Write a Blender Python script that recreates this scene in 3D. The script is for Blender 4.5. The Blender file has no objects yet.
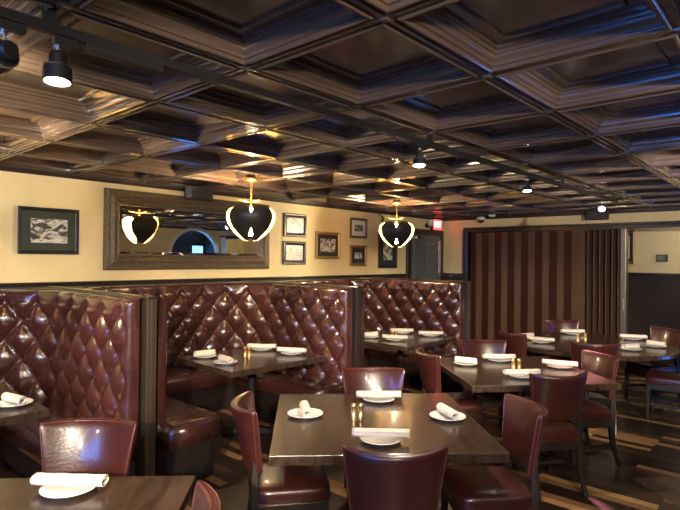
import bpy, bmesh, math, random
from mathutils import Vector, Matrix
random.seed(7)
SC = bpy.context.scene
COL = SC.collection
PI = math.pi

# ------------------------------------------------------------------ camera
TH = 0.7287
SN, CN = math.sin(TH), math.cos(TH)
def cw(x, y):
    """room position from metres right of / ahead of the camera's standpoint"""
    return (x*SN + y*CN, -x*CN + y*SN)
def cw3(v):
    a = cw(v[0], v[1]); return Vector((a[0], a[1], v[2]))
CAMZ = 1.74
cam_d = bpy.data.cameras.new('camera'); cam = bpy.data.objects.new('camera', cam_d); COL.objects.link(cam)
r_ = cw3((0.99994, -0.0000756, 0.010917)); u_ = cw3((-0.010917, -0.006928, 0.999916)); f_ = cw3((0, 0.999976, 0.0069284))
m = Matrix.Identity(4)
for i in range(3):
    m[i][0] = r_[i]; m[i][1] = u_[i]; m[i][2] = -f_[i]
m.translation = Vector((0, 0, CAMZ))
cam.matrix_world = m
cam_d.sensor_width = 36; cam_d.lens = 538.25/680*36; cam_d.clip_start = 0.02
SC.camera = cam

# ------------------------------------------------------------------ world, exposure
w = bpy.data.worlds.new('world'); SC.world = w; w.use_nodes = True
w.node_tree.nodes['Background'].inputs[0].default_value = (0.07, 0.27, 1.0, 1)
w.node_tree.nodes['Background'].inputs[1].default_value = 8.5
SC.view_settings.view_transform = 'Standard'; SC.view_settings.look = 'None'
SC.view_settings.exposure = 1.36; SC.view_settings.gamma = 1.0
SC.view_settings.use_curve_mapping = False

WARM = (1.0, 0.80, 0.52); SPOTC = (1.0, 0.86, 0.66)
P_PENDANT = 44; P_SPOT = 45; P_WASH = 72; P_DOWN = 70

# ------------------------------------------------------------------ materials
def mat(name, col, rough=0.5, metal=0.0, coat=0.0, spec=0.5, emit=None, estr=0.0):
    M = bpy.data.materials.new(name); M.use_nodes = True
    b = M.node_tree.nodes['Principled BSDF']
    b.inputs['Base Color'].default_value = (*col, 1); b.inputs['Roughness'].default_value = rough
    b.inputs['Metallic'].default_value = metal; b.inputs['Coat Weight'].default_value = coat
    b.inputs['Coat Roughness'].default_value = 0.12
    b.inputs['Specular IOR Level'].default_value = spec
    if emit:
        b.inputs['Emission Color'].default_value = (*emit, 1); b.inputs['Emission Strength'].default_value = estr
    return M
def N(M, t, **kw):
    n = M.node_tree.nodes.new(t)
    for k, v in kw.items(): setattr(n, k, v)
    return n
def L(M, a, b): M.node_tree.links.new(a, b)
def noise_mat(M, c1, c2, scale=4.0, vec_scale=(1, 1, 1), detail=4.0, bump=0.0, rough=None, lo=0.35, hi=0.65, bscale=None, rot=(0,0,0)):
    b = M.node_tree.nodes['Principled BSDF']
    tc = N(M, 'ShaderNodeTexCoord'); mp = N(M, 'ShaderNodeMapping'); nz = N(M, 'ShaderNodeTexNoise')
    mp.inputs['Scale'].default_value = vec_scale; mp.inputs['Rotation'].default_value = rot
    nz.inputs['Scale'].default_value = scale; nz.inputs['Detail'].default_value = detail
    L(M, tc.outputs['Object'], mp.inputs[0]); L(M, mp.outputs[0], nz.inputs['Vector'])
    cr = N(M, 'ShaderNodeValToRGB'); cr.color_ramp.elements[0].position = lo; cr.color_ramp.elements[1].position = hi
    cr.color_ramp.elements[0].color = (*c1, 1); cr.color_ramp.elements[1].color = (*c2, 1)
    L(M, nz.outputs['Fac'], cr.inputs[0]); L(M, cr.outputs[0], b.inputs['Base Color'])
    if bump:
        n2 = nz
        if bscale:
            n2 = N(M, 'ShaderNodeTexNoise'); n2.inputs['Scale'].default_value = bscale; L(M, mp.outputs[0], n2.inputs['Vector'])
        bp = N(M, 'ShaderNodeBump'); bp.inputs['Strength'].default_value = bump; bp.inputs['Distance'].default_value = 0.01
        L(M, n2.outputs['Fac'], bp.inputs['Height']); L(M, bp.outputs[0], b.inputs['Normal'])
    if rough:
        mr = N(M, 'ShaderNodeMapRange'); mr.inputs[3].default_value = rough[0]; mr.inputs[4].default_value = rough[1]
        L(M, nz.outputs['Fac'], mr.inputs[0]); L(M, mr.outputs[0], b.inputs['Roughness'])
    return M

m_wall = noise_mat(mat('cream_plaster', (.66, .53, .27), .62), (.62, .50, .25), (.68, .55, .28), 2.5)
m_wains = noise_mat(mat('dark_wainscot', (.02, .014, .01), .6, spec=.25), (.022, .015, .009), (.036, .024, .014), 3, (1, 1, 8))
m_post = noise_mat(mat('brown_wood_post', (.06, .04, .024), .38), (.035, .023, .014), (.055, .037, .022), 5, (1, 1, .15))
m_trim = mat('dark_trim', (.022, .015, .011), .3, coat=.3)
m_ceil = noise_mat(mat('bronze_brown_ceiling', (.05, .03, .022), .28, spec=1.0, coat=.5), (.092, .058, .038), (.118, .076, .051), 2, rough=(.25, .27))
m_leather = noise_mat(mat('burgundy_leather', (.09, .012, .012), .3, coat=.8), (.038, .012, .010), (.060, .018, .015), 3.5, bump=.30, bscale=22, rough=(.20, .32))
m_chair = noise_mat(mat('oxblood_leather', (.10, .014, .013), .3, coat=.45), (.034, .009, .008), (.056, .013, .011), 5, bump=.12, bscale=70, rough=(.25, .4))
m_pipe = mat('leather_piping', (.11, .026, .022), .3, coat=.5)
m_nail = mat('nailhead_metal', (.28, .2, .14), .3, metal=1)
m_leg = noise_mat(mat('espresso_legs', (.016, .01, .008), .45), (.012, .008, .006), (.024, .015, .011), 8, (1, 1, .2))
m_table = mat('espresso_table_top', (.05, .028, .018), .27, coat=.25)
def wood_table(M):
    b = M.node_tree.nodes['Principled BSDF']
    tc = N(M, 'ShaderNodeTexCoord'); mp = N(M, 'ShaderNodeMapping'); mp.inputs['Scale'].default_value = (9, 1.0, 4)
    L(M, tc.outputs['Object'], mp.inputs[0])
    nz = N(M, 'ShaderNodeTexNoise'); nz.inputs['Scale'].default_value = 2.6; nz.inputs['Detail'].default_value = 7; nz.inputs['Distortion'].default_value = 1.1
    L(M, mp.outputs[0], nz.inputs['Vector'])
    cr = N(M, 'ShaderNodeValToRGB'); e = cr.color_ramp.elements
    e[0].position = .3; e[0].color = (.020, .011, .007, 1); e[1].position = .72; e[1].color = (.078, .043, .026, 1)
    L(M, nz.outputs['Fac'], cr.inputs[0]); L(M, cr.outputs[0], b.inputs['Base Color'])
    bp = N(M, 'ShaderNodeBump'); bp.inputs['Strength'].default_value = .16; bp.inputs['Distance'].default_value = .006
    L(M, nz.outputs['Fac'], bp.inputs['Height']); L(M, bp.outputs[0], b.inputs['Normal'])
wood_table(m_table)
m_iron = mat('black_iron', (.009, .008, .008), .6, spec=.2)
m_seatbase = mat('dark_booth_base', (.016, .009, .008), .55, spec=.3)
m_plate = mat('white_china', (.80, .80, .78), .15, coat=.4)
m_napkin = noise_mat(mat('cream_napkin', (.72, .62, .48), .8), (.74, .65, .54), (.83, .75, .65), 20)
m_knife = mat('cutlery_steel', (.25, .22, .2), .25, metal=1)
m_gold = mat('polished_brass', (.85, .60, .28), .3, metal=1)
m_steel = mat('brushed_steel', (.55, .54, .52), .25, metal=1)
m_pewter = noise_mat(mat('carved_pewter_frame', (.10, .075, .05), .38, metal=.3), (.055, .038, .022), (.17, .12, .07), 60, bump=.8, rough=(.3, .5))
m_goldfr = mat('gold_frame', (.42, .26, .09), .35, metal=.7)
m_blackfr = mat('black_frame', (.015, .016, .013), .35)
m_brownfr = mat('walnut_frame', (.09, .04, .02), .4)
m_mirror = mat('mirror_glass', (.92, .93, .90), .01, metal=1)
m_bevelm = mat('mirror_bevel', (.95, .93, .86), .03, metal=1)
m_mat_green = mat('dark_green_mat', (.03, .036, .022), .8)
m_mat_white = mat('cream_mat', (.62, .58, .48), .8)
m_mat_black = mat('black_mat', (.02, .02, .022), .8)
m_black = mat('black_plastic', (.016, .018, .016), .45)
m_dark_shade = mat('bronze_petal', (.035, .030, .022), .42, metal=.3)
m_gold_in = mat('gold_leaf_lining', (.62, .42, .16), .42, metal=.6)
m_bulb = mat('lamp_bulb', (1, .9, .7), .3, emit=(1, .82, .52), estr=55)
m_led = mat('spot_lens', (1, 1, 1), .3, emit=(1, .93, .82), estr=35)
m_pinkled = mat('pink_spot_lens', (1, .8, .9), .3, emit=(1, .6, .8), estr=12)
m_white = mat('white_plastic', (.7, .69, .64), .4)
m_red = mat('exit_panel_red', (.8, .02, .02), .4, emit=(1, .035, .03), estr=2.6)
m_exitw = mat('exit_lettering', (.9, .7, .65), .4, emit=(1, .55, .5), estr=2.0)
m_door = noise_mat(mat('slate_door', (.05, .055, .052), .3, coat=.3), (.085, .095, .09), (.11, .12, .115), 3)
m_strip_l = noise_mat(mat('partition_taupe_pleat', (.15, .09, .06), .75, spec=.2), (.085, .043, .024), (.105, .053, .030), 5, (1, 1, .3))
m_strip_d = mat('partition_maroon_pleat', (.065, .018, .012), .5)
m_lead = mat('partition_lead_post', (.22, .19, .16), .35, metal=.7)
m_screen = mat('blue_screen', (.1, .3, .8), .3, emit=(.12, .42, 1.0), estr=2)
m_track = mat('track_black', (.014, .012, .012), .4)

def photo_mat(name, scale, seedv, lo=.03, hi=.6, stretch=(1, 1, 1)):
    M = mat(name, (.3, .28, .24), .35)
    b = M.node_tree.nodes['Principled BSDF']
    tc = N(M, 'ShaderNodeTexCoord'); mp = N(M, 'ShaderNodeMapping'); mp.inputs['Location'].default_value = (seedv, seedv*.7, seedv*1.3)
    mp.inputs['Scale'].default_value = stretch
    v = N(M, 'ShaderNodeTexNoise'); v.inputs['Scale'].default_value = scale; v.inputs['Detail'].default_value = 5; v.inputs['Distortion'].default_value = 1.2
    L(M, tc.outputs['Object'], mp.inputs[0]); L(M, mp.outputs[0], v.inputs['Vector'])
    cr = N(M, 'ShaderNodeValToRGB'); e = cr.color_ramp.elements
    e[0].position = .42; e[0].color = (lo, lo*.92, lo*.8, 1); e[1].position = .56; e[1].color = (hi, hi*.95, hi*.8, 1)
    L(M, v.outputs['Fac'], cr.inputs[0]); L(M, cr.outputs[0], b.inputs['Base Color'])
    return M

# floor: multi-tone planks running across the room, with a paler laid band on the right
def floor_mat():
    M = mat('mixed_tone_plank_floor', (.08, .04, .02), .35, coat=.15)
    b = M.node_tree.nodes['Principled BSDF']
    tc = N(M, 'ShaderNodeTexCoord')
    mp = N(M, 'ShaderNodeMapping'); mp.inputs['Rotation'].default_value = (0, 0, PI/2)
    L(M, tc.outputs['Object'], mp.inputs[0])
    br = N(M, 'ShaderNodeTexBrick'); br.offset = .37; br.squash = 1
    br.inputs['Color1'].default_value = (0, 0, 0, 1); br.inputs['Color2'].default_value = (1, 1, 1, 1); br.inputs['Mortar'].default_value = (0, 0, 0, 1)
    br.inputs['Scale'].default_value = 1; br.inputs['Mortar Size'].default_value = .0015; br.inputs['Brick Width'].default_value = .85; br.inputs['Row Height'].default_value = .085
    L(M, mp.outputs[0], br.inputs['Vector'])
    cr = N(M, 'ShaderNodeValToRGB'); cr.color_ramp.interpolation = 'CONSTANT'; e = cr.color_ramp.elements
    e[0].position = 0; e[0].color = (.022, .012, .007, 1); e[1].position = .22; e[1].color = (.07, .036, .018, 1)
    for p, c in ((.42, (.028, .017, .010)), (.62, (.24, .125, .055)), (.74, (.055, .032, .018)), (.86, (.46, .25, .11))):
        x = e.new(p); x.color = (*c, 1)
    L(M, br.outputs['Color'], cr.inputs[0])
    mp2 = N(M, 'ShaderNodeMapping'); mp2.inputs['Scale'].default_value = (22, 1.6, 1)
    L(M, tc.outputs['Object'], mp2.inputs[0])
    nz = N(M, 'ShaderNodeTexNoise'); nz.inputs['Scale'].default_value = 2.0; nz.inputs['Detail'].default_value = 6
    L(M, mp2.outputs[0], nz.inputs['Vector'])
    mr = N(M, 'ShaderNodeMapRange'); mr.inputs[3].default_value = .35; mr.inputs[4].default_value = 1.6
    L(M, nz.outputs['Fac'], mr.inputs[0])
    mx = N(M, 'ShaderNodeMix', data_type='RGBA', blend_type='MULTIPLY'); mx.inputs[0].default_value = 1
    L(M, cr.outputs[0], mx.inputs[6]); L(M, mr.outputs[0], mx.inputs[7])
    L(M, mx.outputs[2], b.inputs['Base Color'])
    return M
m_floor = floor_mat()
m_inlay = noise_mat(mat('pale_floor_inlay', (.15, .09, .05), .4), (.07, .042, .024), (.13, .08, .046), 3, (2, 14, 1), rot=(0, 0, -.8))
m_sill = mat('back_ceiling_paint', (.3, .26, .2), .7)

# ------------------------------------------------------------------ mesh helpers
def mesh_obj(name, bm, material, parent=None, loc=None, rotz=None, smooth=False):
    me = bpy.data.meshes.new(name)
    bmesh.ops.recalc_face_normals(bm, faces=bm.faces)
    for f in bm.faces: f.smooth = smooth
    bm.to_mesh(me); bm.free()
    me.materials.append(material)
    o = bpy.data.objects.new(name, me); COL.objects.link(o)
    if parent: o.parent = parent
    if loc is not None: o.location = loc
    if rotz is not None: o.rotation_euler = (0, 0, rotz)
    return o
def thing(name, label, cat, loc=(0, 0, 0), rotz=0, group=None):
    o = bpy.data.objects.new(name, None); o.empty_display_size = .1; COL.objects.link(o)
    o.location = loc; o.rotation_euler = (0, 0, rotz)
    o['label'] = label; o['category'] = cat
    if group: o['group'] = group
    return o
def tag(o, label, cat, group=None):
    o['label'] = label; o['category'] = cat
    if group: o['group'] = group
    return o
def struct(o): o['kind'] = 'structure'; return o
def box(bm, x0, x1, y0, y1, z0, z1, bev=0.0, M4=None, seg=2):
    t = bmesh.new()
    bmesh.ops.create_cube(t, size=1)
    for v in t.verts:
        v.co = Vector(((x0+x1)/2 + v.co.x*(x1-x0), (y0+y1)/2 + v.co.y*(y1-y0), (z0+z1)/2 + v.co.z*(z1-z0)))
    if bev: bmesh.ops.bevel(t, geom=t.edges[:], offset=bev, segments=seg, profile=.5, affect='EDGES')
    if M4: bmesh.ops.transform(t, matrix=M4, verts=t.verts)
    merge(bm, t)
def merge(bm, t):
    mp = {}
    for v in t.verts: mp[v] = bm.verts.new(v.co)
    for f in t.faces:
        try: bm.faces.new([mp[v] for v in f.verts])
        except ValueError: pass
    t.free()
def lathe(bm, prof, seg=24, M4=None, cx=0, cy=0, cap=True):
    rings = []
    for r, z in prof:
        if r < 1e-5: rings.append([bm.verts.new(Vector((cx, cy, z)))])
        else: rings.append([bm.verts.new(Vector((cx+r*math.cos(2*PI*i/seg), cy+r*math.sin(2*PI*i/seg), z))) for i in range(seg)])
    for a, b in zip(rings, rings[1:]):
        if len(a) == 1 and len(b) == 1: continue
        for i in range(seg):
            j = (i+1) % seg
            if len(a) == 1: bm.faces.new([a[0], b[j], b[i]])
            elif len(b) == 1: bm.faces.new([a[i], a[j], b[0]])
            else: bm.faces.new([a[i], a[j], b[j], b[i]])
    if cap:
        for rg in (rings[0], rings[-1]):
            if len(rg) > 1: bm.faces.new(rg)
    if M4:
        vs = [v for r in rings for v in r]
        for v in vs: v.co = M4 @ v.co
def tube(bm, pts, rad, seg=8, closed=False):
    pts = [Vector(p) for p in pts]; n = len(pts)
    rads = rad if isinstance(rad, (list, tuple)) else [rad]*n
    rings = []; up = None
    for i, p in enumerate(pts):
        if closed: d = pts[(i+1) % n]-pts[i-1]
        else: d = pts[min(i+1, n-1)]-pts[max(i-1, 0)]
        d.normalize()
        if up is None:
            up = Vector((0, 0, 1)) if abs(d.z) < .9 else Vector((1, 0, 0))
        a = d.cross(up).normalized(); b = a.cross(d).normalized(); up = b
        rings.append([bm.verts.new(p + (a*math.cos(2*PI*k/seg)+b*math.sin(2*PI*k/seg))*rads[i]) for k in range(seg)])
    rr = list(zip(rings, rings[1:]))
    if closed: rr.append((rings[-1], rings[0]))
    for A, B in rr:
        for k in range(seg): bm.faces.new([A[k], A[(k+1) % seg], B[(k+1) % seg], B[k]])
    if not closed: bm.faces.new(rings[0]); bm.faces.new(rings[-1])
def grid_faces(bm, rows, closed_u=False):
    for A, B in zip(rows, rows[1:]):
        n = len(A)
        for i in range(n if closed_u else n-1):
            j = (i+1) % n
            bm.faces.new([A[i], A[j], B[j], B[i]])
def prism(bm, poly, z0, z1):
    a = [bm.verts.new((x, y, z0)) for x, y in poly]; b = [bm.verts.new((x, y, z1)) for x, y in poly]
    bm.faces.new(a); bm.faces.new(b)
    for i in range(len(a)):
        j = (i+1) % len(a); bm.faces.new([a[i], a[j], b[j], b[i]])
def rotz4(a, loc=(0, 0, 0)): return Matrix.Translation(loc) @ Matrix.Rotation(a, 4, 'Z')
def copy_tree(o, parent=None):
    c = o.copy(); COL.objects.link(c); c.parent = parent
    for ch in [k for k in bpy.data.objects if k.parent == o]: copy_tree(ch, c)
    return c
def children_map():
    pass

# ------------------------------------------------------------------ setting
X0, X1, Y0, Y1, ZC = -4.4, 9.55, -1.95, 5.70, 2.58
YB = 5.14       # left jamb of the folding-partition opening
YE = -1.62      # right jamb
XR = 10.45      # wall behind the opening
bm = bmesh.new(); box(bm, X0-.1, XR+.1, Y0-.1, Y1+.1, -.1, 0); struct(mesh_obj('floor', bm, m_floor))
# paler triangular inlay in the floor by the right-hand aisle
bm = bmesh.new()
A_ = cw(2.25, 4.36); B_ = cw(2.05, 3.95)
def floor_poly(pts):
    vs = [bm.verts.new((*cw(*p), .0015)) for p in pts]; bm.faces.new(vs)
def floor_pt(px, py):   # metres, from the mapped aisle outline
    return px, py
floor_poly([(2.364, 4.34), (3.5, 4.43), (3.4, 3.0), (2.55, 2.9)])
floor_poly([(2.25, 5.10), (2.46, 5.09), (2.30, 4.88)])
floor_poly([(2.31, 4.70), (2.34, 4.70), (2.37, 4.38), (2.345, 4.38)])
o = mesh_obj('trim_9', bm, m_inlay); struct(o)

def wall_y(name, y, th, x0, x1, z0, z1, mt): 
    b = bmesh.new(); box(b, x0, x1, min(y, y+th), max(y, y+th), z0, z1); return struct(mesh_obj(name, b, mt))
# left wall
RAIL = 1.475
bm = bmesh.new(); box(bm, X0, XR, Y1, Y1+.1, 0, ZC+.3); struct(mesh_obj('wall_left', bm, m_wall))
# far wall: piece left of the partition, header and right return
bm = bmesh.new()
box(bm, X1, X1+.12, YB, Y1, 0, ZC+.3); box(bm, X1, X1+.12, Y0, YE, 0, ZC+.3); box(bm, X1, X1+.12, YE, YB, 2.36, ZC+.3)
struct(mesh_obj('wall_far', bm, m_wall))
bm = bmesh.new(); box(bm, XR, XR+.1, Y0, Y1, 0, ZC+.3); struct(mesh_obj('wall_back_room', bm, m_wall))
bm = bmesh.new(); box(bm, X1+.12, XR, Y0, Y1, ZC, ZC+.05); struct(mesh_obj('ceiling_back_room', bm, m_sill))
# right wall with arched opening (seen in the mirror)
AX0, AX1, ASP, AR = 7.95, 9.45, 1.80, .75
bm = bmesh.new()
box(bm, X0, AX0, Y0-.1, Y0, 0, ZC+.3); box(bm, AX1, XR, Y0-.1, Y0, 0, ZC+.3)
# spandrel above the arch
acx = (AX0+AX1)/2; arc = [(acx+AR*math.cos(PI-PI*i/20), ASP+.7*math.sin(PI*i/20)) for i in range(21)]
for a, b_ in zip(arc, arc[1:]):
    vs = [bm.verts.new((x, yy, z)) for yy in (Y0, Y0-.1) for x, z in ((a[0], a[1]), (b_[0], b_[1]), (b_[0], ZC+.3), (a[0], ZC+.3))]
    bm.faces.new(vs[:4]); bm.faces.new(vs[4:]); bm.faces.new([vs[0], vs[1], vs[5], vs[4]])
struct(mesh_obj('wall_right', bm, m_wall))
bm = bmesh.new(); box(bm, AX0-.3, AX1+.3, Y0-1.0, Y0-.9, 0, ZC); box(bm, AX0-.3, AX0-.2, Y0-.9, Y0-.1, 0, ZC); box(bm, AX1+.2, AX1+.3, Y0-.9, Y0-.1, 0, ZC)
struct(mesh_obj('wall_alcove', bm, m_wains))
bm = bmesh.new()
arc2 = [(AX0-.0, 0.0)]+[(p[0], p[1]) for p in arc]+[(AX1, 0.0)]
for a, b_ in zip(arc2, arc2[1:]):
    def outp(p):
        if p[1] <= ASP+1e-6: return (p[0] + (-.09 if p[0] < acx else .09), p[1])
        d = Vector((p[0]-acx, p[1]-ASP)).normalized(); return (p[0]+d.x*.09, p[1]+d.y*.09)
    oa, ob = outp(a), outp(b_)
    vs = [bm.verts.new((x, yy, z)) for yy in (Y0+.03, Y0) for x, z in (a, b_, ob, oa)]
    bm.faces.new(vs[:4]); bm.faces.new(vs[4:])
    for i in range(4):
        j = (i+1) % 4; bm.faces.new([vs[i], vs[j], vs[4+j], vs[4+i]])
struct(mesh_obj('trim_8', bm, m_mat_white))
# wall behind the camera, with a daylit window
WX, WY0, WY1, WZ0, WZ1 = X0, -1.1, 2.3, 1.2, 2.4
bm = bmesh.new()
box(bm, X0-.1, X0, Y0, WY0, 0, ZC+.3); box(bm, X0-.1, X0, WY1, Y1, 0, ZC+.3); box(bm, X0-.1, X0, WY0, WY1, 0, WZ0); box(bm, X0-.1, X0, WY0, WY1, WZ1, ZC+.3)
struct(mesh_obj('wall_rear', bm, m_wall))
fr = bmesh.new()
for a, b_, c, d in ((WY0, WY1, WZ0, WZ0+.06), (WY0, WY1, WZ1-.06, WZ1), (WY0, WY0+.06, WZ0, WZ1), (WY1-.06, WY1, WZ0, WZ1), (.57, .63, WZ0, WZ1)):
    box(fr, X0-.08, X0+.02, a, b_, c, d)
wf = struct(mesh_obj('window_1', fr, m_trim))

# wainscot and rail
bm = bmesh.new()
box(bm, X0, 8.20, Y1-.02, Y1, 0, RAIL); box(bm, 9.44, X1, Y1-.02, Y1, 0, RAIL); box(bm, X1-.02, X1, YB+.08, Y1-.02, 0, RAIL)
box(bm, X1-.02, X1, Y0, YE-.02, 0, RAIL); box(bm, XR-.02, XR, Y0, Y1, 0, 1.53)
box(bm, X0, AX0-.1, Y0, Y0+.02, 0, RAIL); box(bm, AX1+.1, X1, Y0, Y0+.02, 0, RAIL)
struct(mesh_obj('trim_1', bm, m_wains))
def rail(bm, x0, x1, y, sgn):
    # moulded chair rail: body and projecting cap
    box(bm, x0, x1, min(y, y-sgn*.03), max(y, y-sgn*.03), RAIL-.085, RAIL-.02, .004)
    box(bm, x0, x1, min(y, y-sgn*.05), max(y, y-sgn*.05), RAIL-.02, RAIL+.004, .006)
bm = bmesh.new(); rail(bm, X0, 8.20, Y1-.0, 1); rail(bm, 9.44, X1, Y1, 1); rail(bm, X0, AX0-.1, Y0, -1)
box(bm, X1-.05, X1, YB+.08, Y1, RAIL-.085, RAIL, .006)
box(bm, XR-.04, XR, Y0, Y1, 1.52, 1.555, .006)
struct(mesh_obj('trim_2', bm, m_trim))
# header track above the partition and jambs of the opening
bm = bmesh.new()
box(bm, X1-.05, X1+.14, YE-.3, YB+.10, 2.335, 2.375, .006); box(bm, X1-.03, X1+.1, YE, YB, 2.28, 2.335, .004)
struct(mesh_obj('trim_3', bm, m_trim))
bm = bmesh.new(); box(bm, X1-.06, X1+.13, YB, YB+.10, 0, 2.335, .006)
box(bm, X1-.075, X1-.055, YB+.015, YB+.05, 0, 2.33, .004)
jm = struct(mesh_obj('trim_4', bm, m_trim))
bm = bmesh.new(); box(bm, X1-.10, X1-.06, YB+.03, YB+.075, .95, 1.15, .006); box(bm, X1-.12, X1-.10, YB+.04, YB+.065, 1.0, 1.09, .004)
tag(mesh_obj('latch_plate', bm, m_steel), 'steel latch plate on the dark jamb left of the folding partition', 'latch')
# border cove at the ceiling perimeter
bm = bmesh.new()
def cove(bm, a, b_, along, pos, s):
    for dz0, dz1, out in ((-.055, -.02, .012), (-.02, 0.0, .030), (0.0, .03, .05)):
        if along == 'x': box(bm, a, b_, min(pos, pos+s*out), max(pos, pos+s*out), ZC+dz0, ZC+dz1)
        else: box(bm, min(pos, pos+s*out), max(pos, pos+s*out), a, b_, ZC+dz0, ZC+dz1)
cove(bm, X0, X1, 'x', Y1, -1); cove(bm, X0, X1, 'x', Y0, 1); cove(bm, Y0, Y1, 'y', X1, -1); cove(bm, Y0, Y1, 'y', X0, 1)
struct(mesh_obj('trim_5', bm, m_trim))

# coffered ceiling
PITCH, GX, GY = .7646, 1.4918, 1.1328
prof = [(0, -.003), (.009, -.003), (.010, .005), (.029, .005), (.030, -.005), (.034, -.008), (.043, -.008), (.046, -.004), (.046, .010), (.056, .011), (.057, .025), (.060, .028), (.066, .032),
        (.073, .040), (.075, .052), (.083, .053), (.084, .064), (.087, .067), (.099, .068), (.100, .082), (.148, .082), (.150, .073), (.160, .073), (.162, .085)]
bm = bmesh.new()
i0 = math.floor((X0-GX)/PITCH); i1 = math.ceil((X1-GX)/PITCH); j0 = math.floor((Y0-GY)/PITCH); j1 = math.ceil((Y1-GY)/PITCH)
for i in range(i0, i1):
    for j in range(j0, j1):
        ax, bx, ay, by = GX+i*PITCH, GX+(i+1)*PITCH, GY+j*PITCH, GY+(j+1)*PITCH
        ax, bx, ay, by = max(ax, X0), min(bx, X1), max(ay, Y0), min(by, Y1)
        w_, h_ = bx-ax, by-ay
        lim = min(w_, h_)/2
        if lim < .03: continue
        k = min(1, lim/.25)
        prev = None
        for d, z in prof:
            d *= k
            ring = [bm.verts.new((x, y, ZC+z*max(k, .3))) for x, y in ((ax+d, ay+d), (bx-d, ay+d), (bx-d, by-d), (ax+d, by-d))]
            if prev:
                for q in range(4): bm.faces.new([prev[q], prev[(q+1) % 4], ring[(q+1) % 4], ring[q]])
            prev = ring
        bm.faces.new(prev)
# small bosses where the beams cross
for i in range(i0, i1+1):
    for j in range(j0, j1+1):
        x, y = GX+i*PITCH, GY+j*PITCH
        if X0 < x < X1 and Y0 < y < Y1: box(bm, x-.012, x+.012, y-.012, y+.012, ZC-.012, ZC+.004)
struct(mesh_obj('ceiling', bm, m_ceil))
bm = bmesh.new(); box(bm, X0-.1, XR+.1, Y0-1.1, Y1+.1, ZC+.30, ZC+.36); struct(mesh_obj('ceiling_slab', bm, m_sill))

# door in the left wall near the corner
dr = bmesh.new()
for a, b_, c, d in ((8.20, 8.30, 0, 2.22), (9.34, 9.44, 0, 2.22), (8.20, 9.44, 2.22, 2.32)): box(dr, a, b_, Y1-.06, Y1, c, d, .006)
door = struct(mesh_obj('door_1', dr, m_trim))
bm = bmesh.new(); box(bm, 8.30, 9.34, Y1-.035, Y1-.005, 0, 2.22, .004)
for xa, xb in ((8.42, 8.78), (8.86, 9.22)):
    box(bm, xa, xb, Y1-.045, Y1-.03, 1.15, 2.05, .008); box(bm, xa, xb, Y1-.045, Y1-.03, .2, 1.0, .008)
mesh_obj('door_panel', bm, m_door, door)
bm = bmesh.new(); box(bm, 9.24, 9.33, Y1-.06, Y1-.045, 1.2, 2.12, .003)
o = mesh_obj('push_strip', bm, m_steel, door); o['label'] = 'tall brushed steel strip'
bm = bmesh.new(); tube(bm, [(8.42, Y1-.045, 1.02), (8.42, Y1-.10, 1.02), (8.55, Y1-.10, 1.02)], .012)
mesh_obj('door_handle', bm, m_steel, door)
bm = bmesh.new(); box(bm, 8.45, 8.62, Y1-.09, Y1-.045, 2.13, 2.19, .006); mesh_obj('door_closer', bm, m_steel, door)

# ------------------------------------------------------------------ booths
ZT = 1.43; ZS = .47
def upath(xl, xr, yf, yb, R, n=22, step=.0125):
    """inner face of a U-shaped back, front-left to front-right: (pos, normal, s)"""
    out = []; s = 0
    def add(p, nn):
        nonlocal s
        if out: s += (Vector(p)-out[-1][0]).length
        out.append((Vector(p), Vector(nn), s))
    k = max(2, int((yb-R-yf)/step))
    for i in range(k): add((xl, yf+(yb-R-yf)*i/k), (1, 0))
    k = max(3, int(PI/2*R/step))
    for i in range(k):
        a = PI - PI/2*i/k; add((xl+R+R*math.cos(a), yb-R+R*math.sin(a)), (-math.cos(a), -math.sin(a)))
    k = max(2, int((xr-xl-2*R)/step))
    for i in range(k): add((xl+R+(xr-xl-2*R)*i/k, yb), (0, -1))
    k = max(3, int(PI/2*R/step))
    for i in range(k):
        a = PI/2 - PI/2*i/k; add((xr-R+R*math.cos(a), yb-R+R*math.sin(a)), (-math.cos(a), -math.sin(a)))
    k = max(2, int((yb-R-yf)/step))
    for i in range(k+1): add((xr, yb-R-(yb-R-yf)*i/k), (-1, 0))
    return out
def sst(a, b, x):
    t = max(0, min(1, (x-a)/(b-a))); return t*t*(3-2*t)
def tuft_height(s, z, S, seams):
    W, Hh = .285, .345
    zt = ZT-.105                       # first row of buttons
    t = (zt - z)/Hh; q = s/W
    if z > zt:
        # upper band: vertical pleats rising from the top buttons
        v = abs(math.sin(PI*q))
        h = .052*v**.45
        f = (z-zt)/(ZT-zt)
        hh = .040*(1-f*.35)
        h = h*(1-f) + hh*f*(.8+.2*v)
    else:
        a = q+t; b = q-t
        h = .068*(abs(math.sin(PI*a))*abs(math.sin(PI*b)))**.46
    # buttons
    row = round(t*2); 
    if row >= 0:
        off = 0 if row % 2 == 0 else .5
        dq = (q-off) - round(q-off); dz = (t-row/2)
        d = math.hypot(dq*W, dz*Hh)
        if d < .05: h = h*(d/.05)**.6 - .004*(1-d/.05)
        if d < .013: h = -.004 + .008*math.sqrt(max(0, 1-(d/.013)**2))
    # gathered wrinkles radiating from fold lines
    h += .0016*math.sin(60*q+9*math.sin(7*t))*(1 if z < zt else .4)
    for sm in seams: h *= sst(0, .03, abs(s-sm))
    e = min(s, S-s)
    h = h*sst(0, .04, e-.02) + .03*math.sqrt(max(0, 1-((e-.022)/.022)**2))*(1 if e < .044 else 0)
    return h
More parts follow.
